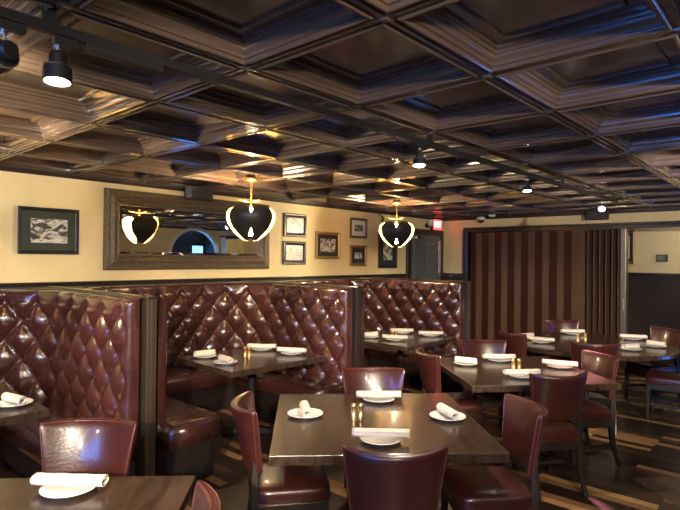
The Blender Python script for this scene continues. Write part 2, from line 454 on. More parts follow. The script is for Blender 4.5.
def make_booth(xl, xr, label, seam_frac, yf=3.70):
    t = thing('booth', label, 'booth', ((xl+xr)/2, 4.7, 0), 0, 'tufted leather booths along the left wall')
    off = Vector(((xl+xr)/2, 4.7, 0))
    yb = Y1-.17; R = .58; a, b_ = xl+.13, xr-.13
    path = upath(a, b_, yf, yb, R); S = path[-1][2]
    # shift so buttons sit symmetrically
    seams = [S*f for f in seam_frac]
    bm = bmesh.new(); rows = []
    nz = 76
    zs = [.42 + (ZT-.04-.42)*k/nz for k in range(nz+1)]
    for z in zs:
        rows.append([bm.verts.new(Vector((p.x+n.x*(tuft_height(s, z, S, seams)+.0), p.y+n.y*(tuft_height(s, z, S, seams)), z))-off) for p, n, s in path])
    for k in range(1, 7):
        an = PI/2*k/6
        row = []
        for p, n, s in path:
            h = tuft_height(s, ZT-.04, S, seams)
            d = h - (.055+h)*(1-math.cos(an)); z = ZT-.04+.04*math.sin(an)
            row.append(bm.verts.new(Vector((p.x+n.x*d, p.y+n.y*d, z))-off))
        rows.append(row)
    grid_faces(bm, rows)
    # closed front ends
    for idx in (0, -1):
        p, n, s = path[idx]
        back = [bm.verts.new(Vector((p.x-n.x*.055, p.y, z))-off) for z in (.42, ZT)]
        bm.faces.new([r[idx] for r in rows]+[back[1], back[0]])
    mesh_obj('tufted_back', bm, m_leather, t, smooth=True)
    # top ledge from the back cushion to wall and dividers
    bm = bmesh.new(); r0, r1, r2, r3 = [], [], [], []
    X_a, X_b, Yw = xl+.045, xr-.045, Y1-.052
    for p, n, s in path[::3]+[path[-1]]:
        q = p - n*.045
        # outer point
        if abs(n.y) < 1e-6: o = Vector((X_a if n.x > 0 else X_b, p.y))
        elif abs(n.x) < 1e-6: o = Vector((p.x, Yw))
        else:
            dx = (X_a-q.x)/(-n.x) if n.x > 0 else (X_b-q.x)/(-n.x); dy = (Yw-q.y)/(-n.y)
            o = q - n*min(dx, dy)
        r0.append(bm.verts.new(Vector((q.x, q.y, ZT-.012))-off)); r1.append(bm.verts.new(Vector((q.x, q.y, ZT+.006))-off))
        r2.append(bm.verts.new(Vector((o.x, o.y, ZT+.006))-off)); r3.append(bm.verts.new(Vector((o.x, o.y, ZT-.012))-off))
    grid_faces(bm, [r0, r1, r2, r3, r0])
    mesh_obj('top_ledge', bm, m_trim, t)
    # seat cushion, U-shaped with rounded front ends
    def sweep(profile, endround, R_, mt, nm, sm):
        bm = bmesh.new()
        pth = upath(a, b_, yf-.10, yb, R_, step=.03); S_ = pth[-1][2]
        rings = []
        for p, n, s in pth:
            e = min(s, S_-s)
            k = 1.0
            if e < endround: k = 1-(1-math.sqrt(max(0, 1-((endround-e)/endround)**2)))*.28
            rings.append([bm.verts.new(Vector((p.x+n.x*d*(k if d > .1 else 1), p.y+n.y*d*(k if d > .1 else 1), z))-off) for d, z in profile])
        for A, B in zip(rings, rings[1:]):
            for i in range(len(A)):
                j = (i+1) % len(A); bm.faces.new([A[i], A[j], B[j], B[i]])
        bm.faces.new(rings[0]); bm.faces.new(rings[-1])
        return mesh_obj(nm, bm, mt, t, smooth=sm)
    D = .52
    pr = [(0, .30), (0, ZS-.01), (.1, ZS+.006), (.3, ZS+.004), (D-.06, ZS-.004), (D-.03, ZS-.014), (D-.008, ZS-.035), (D, ZS-.06), (D, .33), (D-.015, .305), (D-.04, .30)]
    sweep(pr, .12, R, m_leather, 'seat_cushion', True)
    sweep([(.02, .11), (.02, .30), (D-.03, .30), (D-.05, .11)], .05, R, m_seatbase, 'seat_base', False)
    sweep([(.04, 0), (.04, .11), (D-.11, .11), (D-.11, 0)], .05, R, m_iron, 'toe_kick', False)
    return t
BX = [-.35, 2.035, 4.42, 6.83]
make_booth(BX[0], BX[1], 'nearest burgundy tufted booth at far left, below the small framed photo', (.25,))
make_booth(BX[1], BX[2], 'burgundy tufted booth in the middle, below the long framed mirror', (.36,))
make_booth(BX[2], BX[3], 'burgundy tufted booth farthest from the viewer, nearest the folding partition', (.36,))
for k, x in enumerate(BX):
    lab = ['dark booth divider at the near end of the booth row, left of the first table',
           'dark divider post between the nearest and the middle tufted booths',
           'dark divider post between the middle and the farthest tufted booths',
           'dark divider at the far end of the tufted booth row, by the partition'][k]
    t = thing('booth_divider', lab, 'divider', (x, 4.6, 0), 0, 'dividers between the booths')
    bm = bmesh.new(); box(bm, -.038, .038, -.86, 1.075, 0, ZT-.004); mesh_obj('panel', bm, m_wains, t)
    bm = bmesh.new(); box(bm, -.04, .04, -.945, -.86, 0, ZT+.012, .006); box(bm, -.012, .012, -.953, -.944, 0, ZT, .003)
    mesh_obj('post', bm, m_trim if k == 2 else m_post, t)
    bm = bmesh.new(); box(bm, -.044, .044, -.95, 1.04, ZT-.002, ZT+.016, .004); mesh_obj('cap', bm, m_trim, t)

# ------------------------------------------------------------------ tables
def square_table(name, w_, d_, label, cx, cy, rz, h=.76, base='cross', cat='table', group=None):
    t = thing(name, label, cat, (cx, cy, 0), rz, group)
    bm = bmesh.new(); box(bm, -w_/2, w_/2, -d_/2, d_/2, h-.052, h, .004)
    mesh_obj('tabletop', bm, m_table, t)
    pedestal(t, h, .34 if w_ > 1 else .3, False)
    return t
def pedestal(t, h, r, round_base):
    bm = bmesh.new()
    lathe(bm, [(.045, .06), (.04, .10), (.038, h-.12), (.05, h-.10)], 20)
    mesh_obj('column', bm, m_iron, t, smooth=False)
    bm = bmesh.new()
    for a in (0, PI/2): box(bm, -r*.8, r*.8, -.03, .03, h-.10, h-.055, .004, Matrix.Rotation(a+PI/4*0, 4, 'Z'))
    mesh_obj('top_bracket', bm, m_iron, t)
    bm = bmesh.new()
    for a in (0, PI/2, PI, 3*PI/2):
        M4 = Matrix.Rotation(a+PI/4, 4, 'Z')
        pts = [(0.0, .085, .035), (r*.5, .06, .032), (r*.95, .035, .028), (r, .02, .026)]
        rings = []
        for x, z, wd in pts:
            rings.append([bm.verts.new(M4 @ Vector((x, yy, zz))) for yy, zz in ((-wd, 0.012), (wd, 0.012), (wd*.8, z), (-wd*.8, z))])
        for A, B in zip(rings, rings[1:]):
            for i in range(4): bm.faces.new([A[i], A[(i+1) % 4], B[(i+1) % 4], B[i]])
        bm.faces.new(rings[0]); bm.faces.new(rings[-1])
        lathe(bm, [(.022, 0), (.022, .014)], 10, M4 @ Matrix.Translation((r-.02, 0, 0)))
    mesh_obj('cross_foot', bm, m_iron, t)
CR = math.atan2(-CN, SN)       # direction of the camera's right in the room
T1 = cw(.227, 3.32); T2 = cw(1.59, 4.87); FT = cw(-1.205, 1.779); RT = cw(3.03, 6.52)
tr = CR+.066
square_table('dining_table', 1.223, 1.22, 'dark square dining table in the centre foreground, four places laid', *T1, tr, group='square dining tables on the open floor')
square_table('dining_table', 1.24, 1.22, 'dark square dining table right of centre, lit reddish, before the round table', *T2, CR+.11, group='square dining tables on the open floor')
square_table('dining_table', 1.22, 1.22, 'dark dining table cut by the bottom left corner of the view', *FT, tr, group='square dining tables on the open floor')
BT = [(.785, 4.145), (3.41, 4.20), (5.565, 3.93)]
bl = ['dark booth table at the left edge, in the nearest booth', 'dark booth table in the middle booth, below the mirror', 'dark booth table in the farthest booth, before the partition']
for (x, y), lb, rz in zip(BT, bl, (0, -.05, 0)):
    square_table('booth_table', 1.12, .95, lb, x, y, rz, cat='table', group='tables inside the tufted booths')
t = thing('round_table', 'large round dark table at right, set for six near the partition', 'table', (*RT, 0), 0)
bm = bmesh.new(); lathe(bm, [(.935, .708), (.945, .712), (.95, .72), (.95, .752), (.945, .758), (.937, .76), (0, .76)], 96); mesh_obj('tabletop', bm, m_table, t)
pedestal(t, .76, .5, True)

# ------------------------------------------------------------------ chairs
def superell(a, n): 
    c, s = math.cos(a), math.sin(a)
    return (math.copysign(abs(c)**(2/n), c), math.copysign(abs(s)**(2/n), s))
def make_chair():
    """seat centre at origin, sitter looks along +y"""
    t = thing('dining_chair', 'x', 'chair')
    # seat cushion
    bm = bmesh.new(); rows = []; n = 48
    for k, (sc, z) in enumerate([(.0, .392), (.90, .392), (.985, .398), (1, .41), (1, .452), (.985, .466), (.95, .478), (.85, .487), (.6, .494), (.3, .497), (0, .498)]):
        row = []
        for i in range(n):
            ex, ey = superell(2*PI*i/n, 5.5)
            wx = .238 - .018*(1-ey)/2
            row.append(bm.verts.new((ex*wx*max(sc, .001), ey*.225*max(sc, .001)+.01, z)))
        rows.append(row)
    grid_faces(bm, rows, True)
    bmesh.ops.remove_doubles(bm, verts=bm.verts, dist=.0008)
    mesh_obj('seat', bm, m_chair, t, smooth=True)
    bm = bmesh.new()
    for i in range(n*1):
        ex, ey = superell(2*PI*(i+.5)/n, 5.5)
    per = []
    for i in range(400):
        ex, ey = superell(2*PI*i/400, 5.5); per.append(Vector((ex*(.2395-.018*(1-ey)/2), ey*.2265+.01, .403)))
    acc = 0; last = per[0]; cnt = 0
    for p in per[1:]:
        acc += (p-last).length; last = p
        if acc > .017:
            acc = 0
            d = Vector((p.x, p.y-.01, 0)).normalized()
            tt = bmesh.new(); bmesh.ops.create_icosphere(tt, subdivisions=1, radius=.0052)
            for v in tt.verts: v.co = v.co + p
            merge(bm, tt)
    tube(bm, per[::5], .003, 5, closed=True); mesh_obj('nailhead_trim', bm, m_nail, t, smooth=True)
    # backrest: curved and wrapped, flaring towards the top
    z0, z1 = .555, .905
    def back_pt(u, v, side):
        wd = .197 + .050*v**1.2                    # half width
        edge = 1-abs(u)**2.2*.0
        x = wd*u*(1-.02*abs(u)**6)
        y = -.222 - .085*v**1.1 + (.055+.055*v)*u*u
        z = z0+(z1-z0)*v + .012*(u*u)*v - .0
        th = .052*(max(0, 1-abs(u)**10))**.5 * (max(0, 1-abs(2*v-1)**14))**.5
        bul = .012*(1-u*u)*(1-(2*v-1)**2)
        return Vector((x, y + (th*.5 + bul if side > 0 else -th*.5), z))
    bm = bmesh.new(); nu, nv = 32, 26
    def nonlin(k, n): 
        x = -1+2*k/n; return math.sin(x*PI/2)*.65+x*.35
    for side in (1, -1):
        rows = []
        for j in range(nv+1):
            v = (nonlin(j, nv)+1)/2
            rows.append([bm.verts.new(back_pt(nonlin(i, nu), v, side)) for i in range(nu+1)])
        grid_faces(bm, rows)
    bmesh.ops.remove_doubles(bm, verts=bm.verts, dist=.0006)
    back = mesh_obj('backrest', bm, m_chair, t, smooth=True)
    for side, nm in ((1, 'piping'), (-1, 'piping')):
        bm = bmesh.new(); pts = []
        vb = .985
        for i in range(15): pts.append(back_pt(-.975, .04+.945*i/15, side))
        for i in range(31): pts.append(back_pt(-.975+1.95*i/30, vb, side))
        for i in range(1, 16): pts.append(back_pt(.975, .985-.945*i/15, side))
        tube(bm, pts, .0042, 6)
        mesh_obj(nm, bm, m_pipe, back, smooth=True)
    # rails under the seat
    bm = bmesh.new()
    box(bm, -.205, .205, .18, .215, .335, .395, .004); box(bm, -.19, .19, -.20, -.165, .335, .395, .004)
    box(bm, -.215, -.185, -.18, .2, .335, .395, .004); box(bm, .185, .215, -.18, .2, .335, .395, .004)
    mesh_obj('seat_frame', bm, m_leg, t)
    def leg(pts):
        bm = bmesh.new(); rings = []
        for x, y, z, a in pts: rings.append([bm.verts.new((x+sx*a, y+sy*a, z)) for sx, sy in ((-1, -1), (1, -1), (1, 1), (-1, 1))])
        for A, B in zip(rings, rings[1:]):
            for i in range(4): bm.faces.new([A[i], A[(i+1) % 4], B[(i+1) % 4], B[i]])
        bm.faces.new(rings[0]); bm.faces.new(rings[-1])
        bmesh.ops.bevel(bm, geom=[e for e in bm.edges], offset=.003, segments=1, affect='EDGES')
        mesh_obj('leg', bm, m_leg, t)
    for s in (-1, 1):
        leg([(s*.195, .19, .40, .021), (s*.197, .195, .25, .018), (s*.20, .20, 0, .013)])
        leg([(s*.172, -.188, .645, .014), (s*.176, -.194, .54, .019), (s*.183, -.19, .42, .023), (s*.185, -.185, .30, .021), (s*.188, -.20, .17, .018), (s*.192, -.245, .04, .015), (s*.193, -.262, 0, .014)])
    for s in (-1, 1):
        bm = bmesh.new(); box(bm, s*.191-.009, s*.191+.009, -.2, .195, .155, .185, .003); mesh_obj('stretcher', bm, m_leg, t)
    bm = bmesh.new(); box(bm, -.183, .183, -.012, .012, .158, .182, .003); mesh_obj('stretcher', bm, m_leg, t)
    return t
proto = make_chair()
def kids(o): return [k for k in bpy.data.objects if k.parent == o]
TREE = [(c, kids(c)) for c in kids(proto)]
first = [True]
def chair(x, y, face, label, group):
    """x, y metres right / ahead; face = degrees ccw from the camera's right"""
    if first[0]: t = proto; first[0] = False
    else:
        t = proto.copy(); COL.objects.link(t)
        for c, sub in TREE:
            d = c.copy(); COL.objects.link(d); d.parent = t
            for s_ in sub:
                e = s_.copy(); COL.objects.link(e); e.parent = d
    X, Y = cw(x, y); t.location = (X, Y, 0); t.rotation_euler = (0, 0, CR + math.radians(face-90))
    t['label'] = label; t['group'] = group
    return t
G1, G2, G3, G0 = 'chairs round the centre foreground table', 'chairs round the reddish table right of centre', 'chairs round the round table', 'chairs at the bottom left table'
chair(.245, 2.60, 93, 'burgundy leather chair nearest the viewer, its back towards us in the centre foreground', G1)
chair(.27, 3.86, 273, 'burgundy leather chair on the far side of the centre table, facing us', G1)
chair(-.30, 3.16, 12, 'burgundy leather chair at the left side of the centre foreground table', G1)
chair(.86, 3.10, 184, 'burgundy leather chair at the right side of the centre foreground table', G1)
chair(1.59, 4.20, 103, 'burgundy chair with its back to us at the near side of the reddish table', G2)
chair(2.12, 4.76, 190, 'pinkish-lit burgundy chair at the right side of the reddish table, near the aisle', G2)
chair(1.50, 5.37, 272, 'burgundy leather chair on the far side of the reddish table, facing us', G2)
chair(1.02, 4.90, 8, 'burgundy leather chair at the left side of the reddish table', G2)
chair(2.22, 6.36, 18, 'burgundy chair at the left side of the round table, before the partition', G3)
chair(3.12, 7.37, 268, 'burgundy chair on the far side of the round table, facing us', G3)
chair(2.69, 5.74, 72, 'burgundy chair with its back to us at the near side of the round table', G3)
chair(3.90, 6.71, 193, 'burgundy chair at the right end of the round table, facing left', G3)
chair(3.71, 6.02, 143, 'burgundy chair at the near right of the round table, cut by the picture edge', G3)
chair(-1.235, 2.47, 270, 'burgundy leather chair at bottom left facing us, blue light reflected on its back', G0)
chair(-.71, 1.76, 180, 'burgundy chair at the right side of the bottom left table, only its top showing', G0)

# ------------------------------------------------------------------ place settings
def make_plate():
    t = bmesh.new(); lathe(t, [(0, .004), (.055, .004), (.062, 0), (.066, .004), (.098, .013), (.111, .018), (.112, .0205), (.108, .021), (.075, .011), (.06, .008), (0, .008)], 40)
    return mesh_obj('plate', t, m_plate, smooth=True)
plate0 = make_plate()
def make_roll(Lr, R, fw=1.08, fh=.92):
    """napkin rolled round cutlery, lying along x; bottom at z=0"""
    t = thing('napkin_roll', 'x', 'napkin')
    bm = bmesh.new(); rows = []
    n = 60; turns = 2.4
    nl = 10
    prof = []
    for i in range(n+1):
        a = turns*2*PI*i/n; r = R*(.42+.58*i/n); prof.append((r*math.cos(a)*fw, r*math.sin(a)*fh))
    for k in range(nl+1):
        x = -Lr/2+Lr*k/nl; wob = 1+.03*math.sin(k*2.1)
        rows.append([bm.verts.new((x+.004*math.sin(i*.35), py*wob, R*fh*1.01+pz*wob)) for i, (py, pz) in enumerate(prof)])
    grid_faces(bm, rows)
    bm.normal_update(); bmesh.ops.solidify(bm, geom=bm.faces[:], thickness=.0022)
    mesh_obj('cloth', bm, m_napkin, t, smooth=True)
    bm = bmesh.new()
    box(bm, -Lr*.46, Lr*.49, -.006, .006, R*fh*.9, R*fh*.9+.004, .001); box(bm, -Lr*.44, Lr*.485, -.004, .008, R*fh*1.15, R*fh*1.15+.004, .001)
    mesh_obj('cutlery', bm, m_knife, t)
    return t
rollA = make_roll(.20, .031); rollB = make_roll(.30, .033, 1.3, .72)
rollC = None
def make_shaker():
    t = thing('salt_shaker', 'x', 'shaker')
    bm = bmesh.new(); lathe(bm, [(.0, 0), (.0165, 0), (.017, .004), (.016, .085), (0, .085)], 20); mesh_obj('body', bm, m_gold, t, smooth=True)
    bm = bmesh.new(); lathe(bm, [(.0165, .083), (.0175, .088), (.0172, .100), (.013, .106), (0, .108)], 20); c = mesh_obj('cap', bm, m_gold, t, smooth=True)
    return t
shaker0 = make_shaker()
used = {}
def inst(src):
    if src.name not in used: used[src.name] = 1; return src
    t = src.copy(); COL.objects.link(t)
    for c in kids_cache[src.name]:
        d = c.copy(); COL.objects.link(d); d.parent = t
    return t
kids_cache = {s.name: kids(s) for s in (rollA, rollB, shaker0)}
pl_first = [True]
def setting(X, Y, ang, kind, where, grp, zt=.76, ox=0, oy=0):
    if pl_first[0]: p = plate0; pl_first[0] = False
    else: p = plate0.copy(); COL.objects.link(p)
    p.location = (X, Y, zt+.0005); p['label'] = 'white round side plate ' + where; p['category'] = 'plate'; p['group'] = 'plates '+grp
    r = inst(rollA if kind == 'a' else rollB)
    r.location = (X+ox, Y+oy, zt+(.0150 if kind == 'a' else .0215)); r.rotation_euler = (0, 0, CR+math.radians(ang))
    r['label'] = 'cream napkin roll ' + where; r['category'] = 'napkin'; r['group'] = 'napkin rolls '+grp
g = 'on the centre foreground table'
setting(*cw(-.205, 3.355), 99, 'a', 'at the left of the centre foreground table', g)
setting(*cw(.277, 3.73), 2, 'b', 'at the far side of the centre foreground table', g)
setting(*cw(.229, 2.90), -3, 'b', 'at the near side of the centre foreground table', g)
setting(*cw(.675, 3.334), 106, 'a', 'at the right of the centre foreground table', g)
g = 'on the reddish table'
setting(*cw(1.189, 5.05), 150, 'a', 'at the left of the reddish table', g)
setting(*cw(1.56, 5.25), 0, 'b', 'at the far side of the reddish table', g)
setting(*cw(1.54, 4.53), 8, 'b', 'at the near side of the reddish table', g)
setting(*cw(2.03, 4.95), 155, 'b', 'at the right of the reddish table', g)
g = 'on the round table'
setting(*cw(2.36, 6.78), 25, 'a', 'at the left edge of the round table', g)
setting(*cw(2.42, 6.46), 150, 'b', 'second from left on the round table', g)
setting(*cw(3.13, 7.22), 0, 'b', 'at the far side of the round table', g)
setting(*cw(3.70, 6.78), 160, 'b', 'at the far right of the round table', g)
setting(*cw(3.66, 6.22), 120, 'a', 'at the near right edge of the round table', g)
setting(*cw(3.24, 5.98), 20, 'a', 'half hidden behind the near chair at the round table', g)
g = 'on the booth tables'
setting(1.216, 3.924, 150, 'a', 'on the booth table at the left edge', g)
setting(3.06, 4.49, 40, 'a', 'leftmost on the middle booth table', g)
setting(3.02, 4.10, 130, 'a', 'second from left on the middle booth table, nearest its corner', g)
setting(3.72, 4.42, -2, 'b', 'at the back of the middle booth table', g)
setting(3.78, 4.02, 168, 'b', 'rightmost on the middle booth table', g)
setting(5.27, 4.18, 35, 'a', 'leftmost on the farthest booth table, by the divider post', g)
setting(5.30, 3.83, 165, 'b', 'near the front corner of the farthest booth table', g)
setting(5.86, 4.12, 2, 'b', 'at the back of the farthest booth table', g)
setting(5.93, 3.72, 0, 'b', 'rightmost on the farthest booth table', g)
setting(*cw(-1.117, 2.25), -2, 'b', 'on the table at the bottom left corner', 'on the bottom left table', ox=.0, oy=.0)
def shakers(X, Y, d, where):
    a = CR
    for k, s in enumerate((-1, 1)):
        o = inst(shaker0)
        o.location = (X+s*d*math.cos(a), Y+s*d*math.sin(a), .7605)
        o['label'] = ('left' if s < 0 else 'right')+' one of the two small brass shakers '+where; o['category'] = 'shaker'; o['group'] = 'brass shakers on the tables'
shakers(*cw(.114, 3.26), .021, 'on the centre foreground table')
shakers(*cw(1.58, 4.80), .026, 'on the reddish table')
shakers(*cw(2.95, 6.55), .045, 'on the round table')
shakers(3.35, 4.20, .021, 'on the middle booth table')
shakers(5.39, 3.90, .026, 'on the farthest booth table')

# ------------------------------------------------------------------ wall pieces
def frame_on_left(name, x0, x1, z0, z1, fw, fmat, matm, prt, label, pm, mw=.06, cat='picture', depth=.03, group='framed photographs on the left wall'):
    t = thing(name, label, cat, ((x0+x1)/2, Y1, (z0+z1)/2), 0, group)
    w_, h_ = (x1-x0)/2, (z1-z0)/2
    bm = bmesh.new()
    rings = []
    for ins, d in ((0, 0), (0, depth*.8), (fw*.2, depth), (fw*.55, depth*.95), (fw*.85, depth*.6), (fw, depth*.5), (fw, .004)):
        rings.append([bm.verts.new((sx*(w_-ins), -d, sz*(h_-ins))) for sx, sz in ((-1, -1), (1, -1), (1, 1), (-1, 1))])
    for A, B in zip(rings, rings[1:]):
        for i in range(4): bm.faces.new([A[i], A[(i+1) % 4], B[(i+1) % 4], B[i]])
    mesh_obj('frame', bm, fmat, t)
    bm = bmesh.new(); box(bm, -w_+fw*.9, w_-fw*.9, -.010, -.002, -h_+fw*.9, h_-fw*.9); mesh_obj('mount', bm, matm, t)
    if pm:
        bm = bmesh.new(); box(bm, -w_+fw+mw, w_-fw-mw, -.013, -.009, -h_+fw+mw, h_-fw-mw); mesh_obj('print', bm, pm, t)
    return t
frame_on_left('framed_photo', 1.775, 2.335, 1.755, 2.21, .035, m_blackfr, m_mat_green, None, 'framed old street photo with dark green mat, alone on the wall left of the mirror', photo_mat('photo_a', 9, 3.1, .04, .6, (1, 1, 2.2)), .075)
frame_on_left('framed_photo', 5.165, 5.615, 2.05, 2.385, .045, m_blackfr, m_mat_black, None, 'black framed pale photo right of the mirror, upper of the pair', photo_mat('photo_b', 6, 8.2, .25, .6), .015)
frame_on_left('framed_photo', 5.155, 5.605, 1.65, 1.985, .045, m_blackfr, m_mat_black, None, 'black framed pale photo right of the mirror, lower of the pair', photo_mat('photo_c', 8, 5.3, .38, .62, (1, 1, 2)), .015)
frame_on_left('framed_photo', 5.82, 6.365, 1.735, 2.15, .045, m_goldfr, m_mat_black, None, 'gold framed dark matted group photo, alone between the two stacked pairs', photo_mat('photo_d', 18, 1.7, .01, .65), .06)
frame_on_left('framed_photo', 6.62, 7.04, 2.085, 2.41, .035, m_brownfr, m_mat_white, None, 'walnut framed photo with pale mat, upper of the right pair', photo_mat('photo_e', 14, 9.7, .01, .3), .075)
frame_on_left('framed_photo', 6.615, 7.04, 1.62, 1.965, .05, m_goldfr, m_mat_black, None, 'gold framed small photo, lower of the right pair', photo_mat('photo_f', 20, 6.1, .01, .6), .07)
frame_on_left('framed_photo', 7.37, 7.91, 1.585, 2.225, .04, m_blackfr, m_mat_black, None, 'tall black framed picture behind the farther pendant, beside the door', photo_mat('photo_g', 7, 2.2, .1, .6), .10)
# large mirror
t = thing('wall_mirror', 'long rectangular mirror in a wide dark bronze frame above the middle booth', 'mirror', (3.74, Y1, 2.03))
bm = bmesh.new(); w_, h_ = 1.145, .437; rings = []
for ins, d in ((0, 0), (0, .035), (.012, .05), (.04, .055), (.055, .045), (.075, .05), (.10, .06), (.125, .05), (.14, .035), (.155, .04), (.165, .028), (.17, .006)):
    rings.append([bm.verts.new((sx*(w_-ins), -d, sz*(h_-ins))) for sx, sz in ((-1, -1), (1, -1), (1, 1), (-1, 1))])
for A, B in zip(rings, rings[1:]):
    for i in range(4): bm.faces.new([A[i], A[(i+1) % 4], B[(i+1) % 4], B[i]])
mesh_obj('frame', bm, m_pewter, t)
# beaded carving along the frame
bm = bmesh.new()
def beads(a, b_, z_or_x, horiz, d=.062, ins=.10):
    n = int((b_-a)/.035)
    for i in range(n):
        q = a+(b_-a)*(i+.5)/n
        tt = bmesh.new(); bmesh.ops.create_icosphere(tt, subdivisions=1, radius=.012)
        for v in tt.verts:
            v.co = Vector((v.co.x*1.3+q, v.co.y*.6-d, v.co.z+z_or_x)) if horiz else Vector((v.co.x+z_or_x, v.co.y*.6-d, v.co.z*1.3+q))
        merge(bm, tt)
for s in (-1, 1):
    beads(-w_+.1, w_-.1, s*(h_-.10), True); beads(-h_+.1, h_-.1, s*(w_-.10), False)
    pass
mesh_obj('carving', bm, m_pewter, t, smooth=True)
bm = bmesh.new(); gw, gh = w_-.165, h_-.165
box(bm, -gw+.035, gw-.035, -.012, -.006, -gh+.035, gh-.035); mesh_obj('mirror_pane', bm, m_mirror, t)
bm = bmesh.new(); ra = [bm.verts.new((sx*gw, -.006, sz*gh)) for sx, sz in ((-1, -1), (1, -1), (1, 1), (-1, 1))]
rb = [bm.verts.new((sx*(gw-.035), -.0121, sz*(gh-.035))) for sx, sz in ((-1, -1), (1, -1), (1, 1), (-1, 1))]
for i in range(4): bm.faces.new([ra[i], ra[(i+1) % 4], rb[(i+1) % 4], rb[i]])
mesh_obj('bevelled_edge', bm, m_bevelm, t)

def speaker(loc, rz, label):
    t = thing('wall_speaker', label, 'speaker', loc, rz, 'black wall speakers')
    bm = bmesh.new(); prism(bm, [(-.19, -.02), (-.13, .10), (.13, .10), (.19, -.02), (.15, -.055), (-.15, -.055)], -.075, .075)
    bmesh.ops.bevel(bm, geom=bm.edges[:], offset=.006, segments=1, affect='EDGES'); mesh_obj('cabinet', bm, m_black, t)
    bm = bmesh.new(); prism(bm, [(-.165, -.046), (-.14, -.064), (.14, -.064), (.165, -.046)], -.062, .062); mesh_obj('grille', bm, m_black, t)
    bm = bmesh.new(); box(bm, -.03, .03, .09, .155, -.03, .03, .004); tube(bm, [(0, .1, 0), (0, .1, .0), (0, .13, .0)], .012); mesh_obj('bracket', bm, m_black, t)
speaker((3.66, Y1-.162, 2.50), 0, 'black speaker mounted at the top of the left wall above the mirror')
speaker((X1-.162, 2.74, 2.50), -PI/2, 'black speaker mounted on the far wall above the folding partition')

# thermostat and picture on the wall behind the opening
t = thing('framed_picture', 'dark framed picture beyond the opening, just right of the folding partition', 'picture', (XR, 2.70, 2.0), -PI/2)
bm = bmesh.new(); rings = []
for ins, d in ((0, 0), (0, .03), (.03, .035), (.05, .015), (.05, .004)):
    rings.append([bm.verts.new((sx*(.29-ins), -d, sz*(.30-ins))) for sx, sz in ((-1, -1), (1, -1), (1, 1), (-1, 1))])
for A, B in zip(rings, rings[1:]):
    for i in range(4): bm.faces.new([A[i], A[(i+1) % 4], B[(i+1) % 4], B[i]])
mesh_obj('frame', bm, m_goldfr, t)
bm = bmesh.new(); box(bm, -.245, .245, -.008, -.002, -.255, .255); mesh_obj('mount', bm, m_mat_black, t)
bm = bmesh.new(); box(bm, -.20, .20, -.012, -.007, -.20, .20); mesh_obj('print', bm, m_mat_white, t)
t = thing('control_panel', 'small dark control panel on the cream wall beyond the opening', 'panel', (XR, 2.00, 1.81), -PI/2)
bm = bmesh.new(); box(bm, -.085, .085, -.03, 0, -.06, .06, .006); mesh_obj('housing', bm, m_black, t)
bm = bmesh.new(); box(bm, -.07, .04, -.033, -.03, -.035, .045, .001); mesh_obj('display', bm, m_door, t)

# exit sign, emergency light, dome camera, smoke detector, small spot on the wall
t = thing('exit_sign', 'lit red exit sign above the grey door in the corner', 'sign', (9.20, Y1, 2.43))
bm = bmesh.new(); box(bm, -.17, .17, -.06, 0, -.115, .115, .008); mesh_obj('housing', bm, m_black, t)
bm = bmesh.new(); box(bm, -.15, .15, -.064, -.058, -.098, .098); mesh_obj('lit_panel', bm, m_red, t)
fc = bpy.data.curves.new('exit_text', 'FONT'); fc.body = 'EXIT'; fc.size = .17; fc.align_x = 'CENTER'; fc.align_y = 'CENTER'; fc.extrude = .001
fo = bpy.data.objects.new('tmp', fc); COL.objects.link(fo)
bpy.context.view_layer.update()
me = bpy.data.meshes.new_from_object(fo.evaluated_get(bpy.context.evaluated_depsgraph_get())); bpy.data.objects.remove(fo)
me.materials.clear(); me.materials.append(m_exitw)
lo = bpy.data.objects.new('lettering', me); COL.objects.link(lo); lo.parent = t; lo.location = (0, -.0655, 0); lo.rotation_euler = (PI/2, 0, 0); lo.scale = (.72, 1, 1)
t = thing('emergency_light', 'small white emergency lamp beside the exit sign', 'lamp', (8.90, Y1, 2.47))
bm = bmesh.new(); lathe(bm, [(.0, 0), (.045, 0), (.062, .02), (.065, .07), (.055, .075), (0, .06)], 20, Matrix.Translation((0, -.06, 0)) @ Matrix.Rotation(PI/2+.5, 4, 'X')); mesh_obj('lamp_head', bm, m_white, t, smooth=True)
bm = bmesh.new(); box(bm, -.06, .06, -.05, 0, -.11, -.03, .006); tube(bm, [(0, -.03, -.06), (0, -.07, -.02)], .012); mesh_obj('bracket', bm, m_black, t)
t = thing('security_camera', 'white dome security camera on the far wall above the partition corner', 'camera', (X1, 4.84, 2.50), -PI/2)
bm = bmesh.new(); lathe(bm, [(0, 0), (.085, 0), (.085, .035), (.065, .055), (0, .055)], 24, Matrix.Translation((0, -.09, .01))); box(bm, -.05, .05, -.09, 0, .0, .06, .006); mesh_obj('mount', bm, m_white, t)
bm = bmesh.new(); tt = bmesh.new(); bmesh.ops.create_uvsphere(tt, u_segments=20, v_segments=12, radius=.062)
for v in tt.verts: v.co += Vector((0, -.09, .012))
merge(bm, tt); o = mesh_obj('dome', bm, m_black, t, smooth=True)
t = thing('smoke_detector', 'small round white smoke detector on the ceiling near the partition', 'detector', (9.22, 4.50, ZC-.004))
bm = bmesh.new(); lathe(bm, [(.0, -.038), (.04, -.036), (.062, -.02), (.068, 0), (0, 0)], 24); mesh_obj('housing', bm, m_white, t, smooth=True)

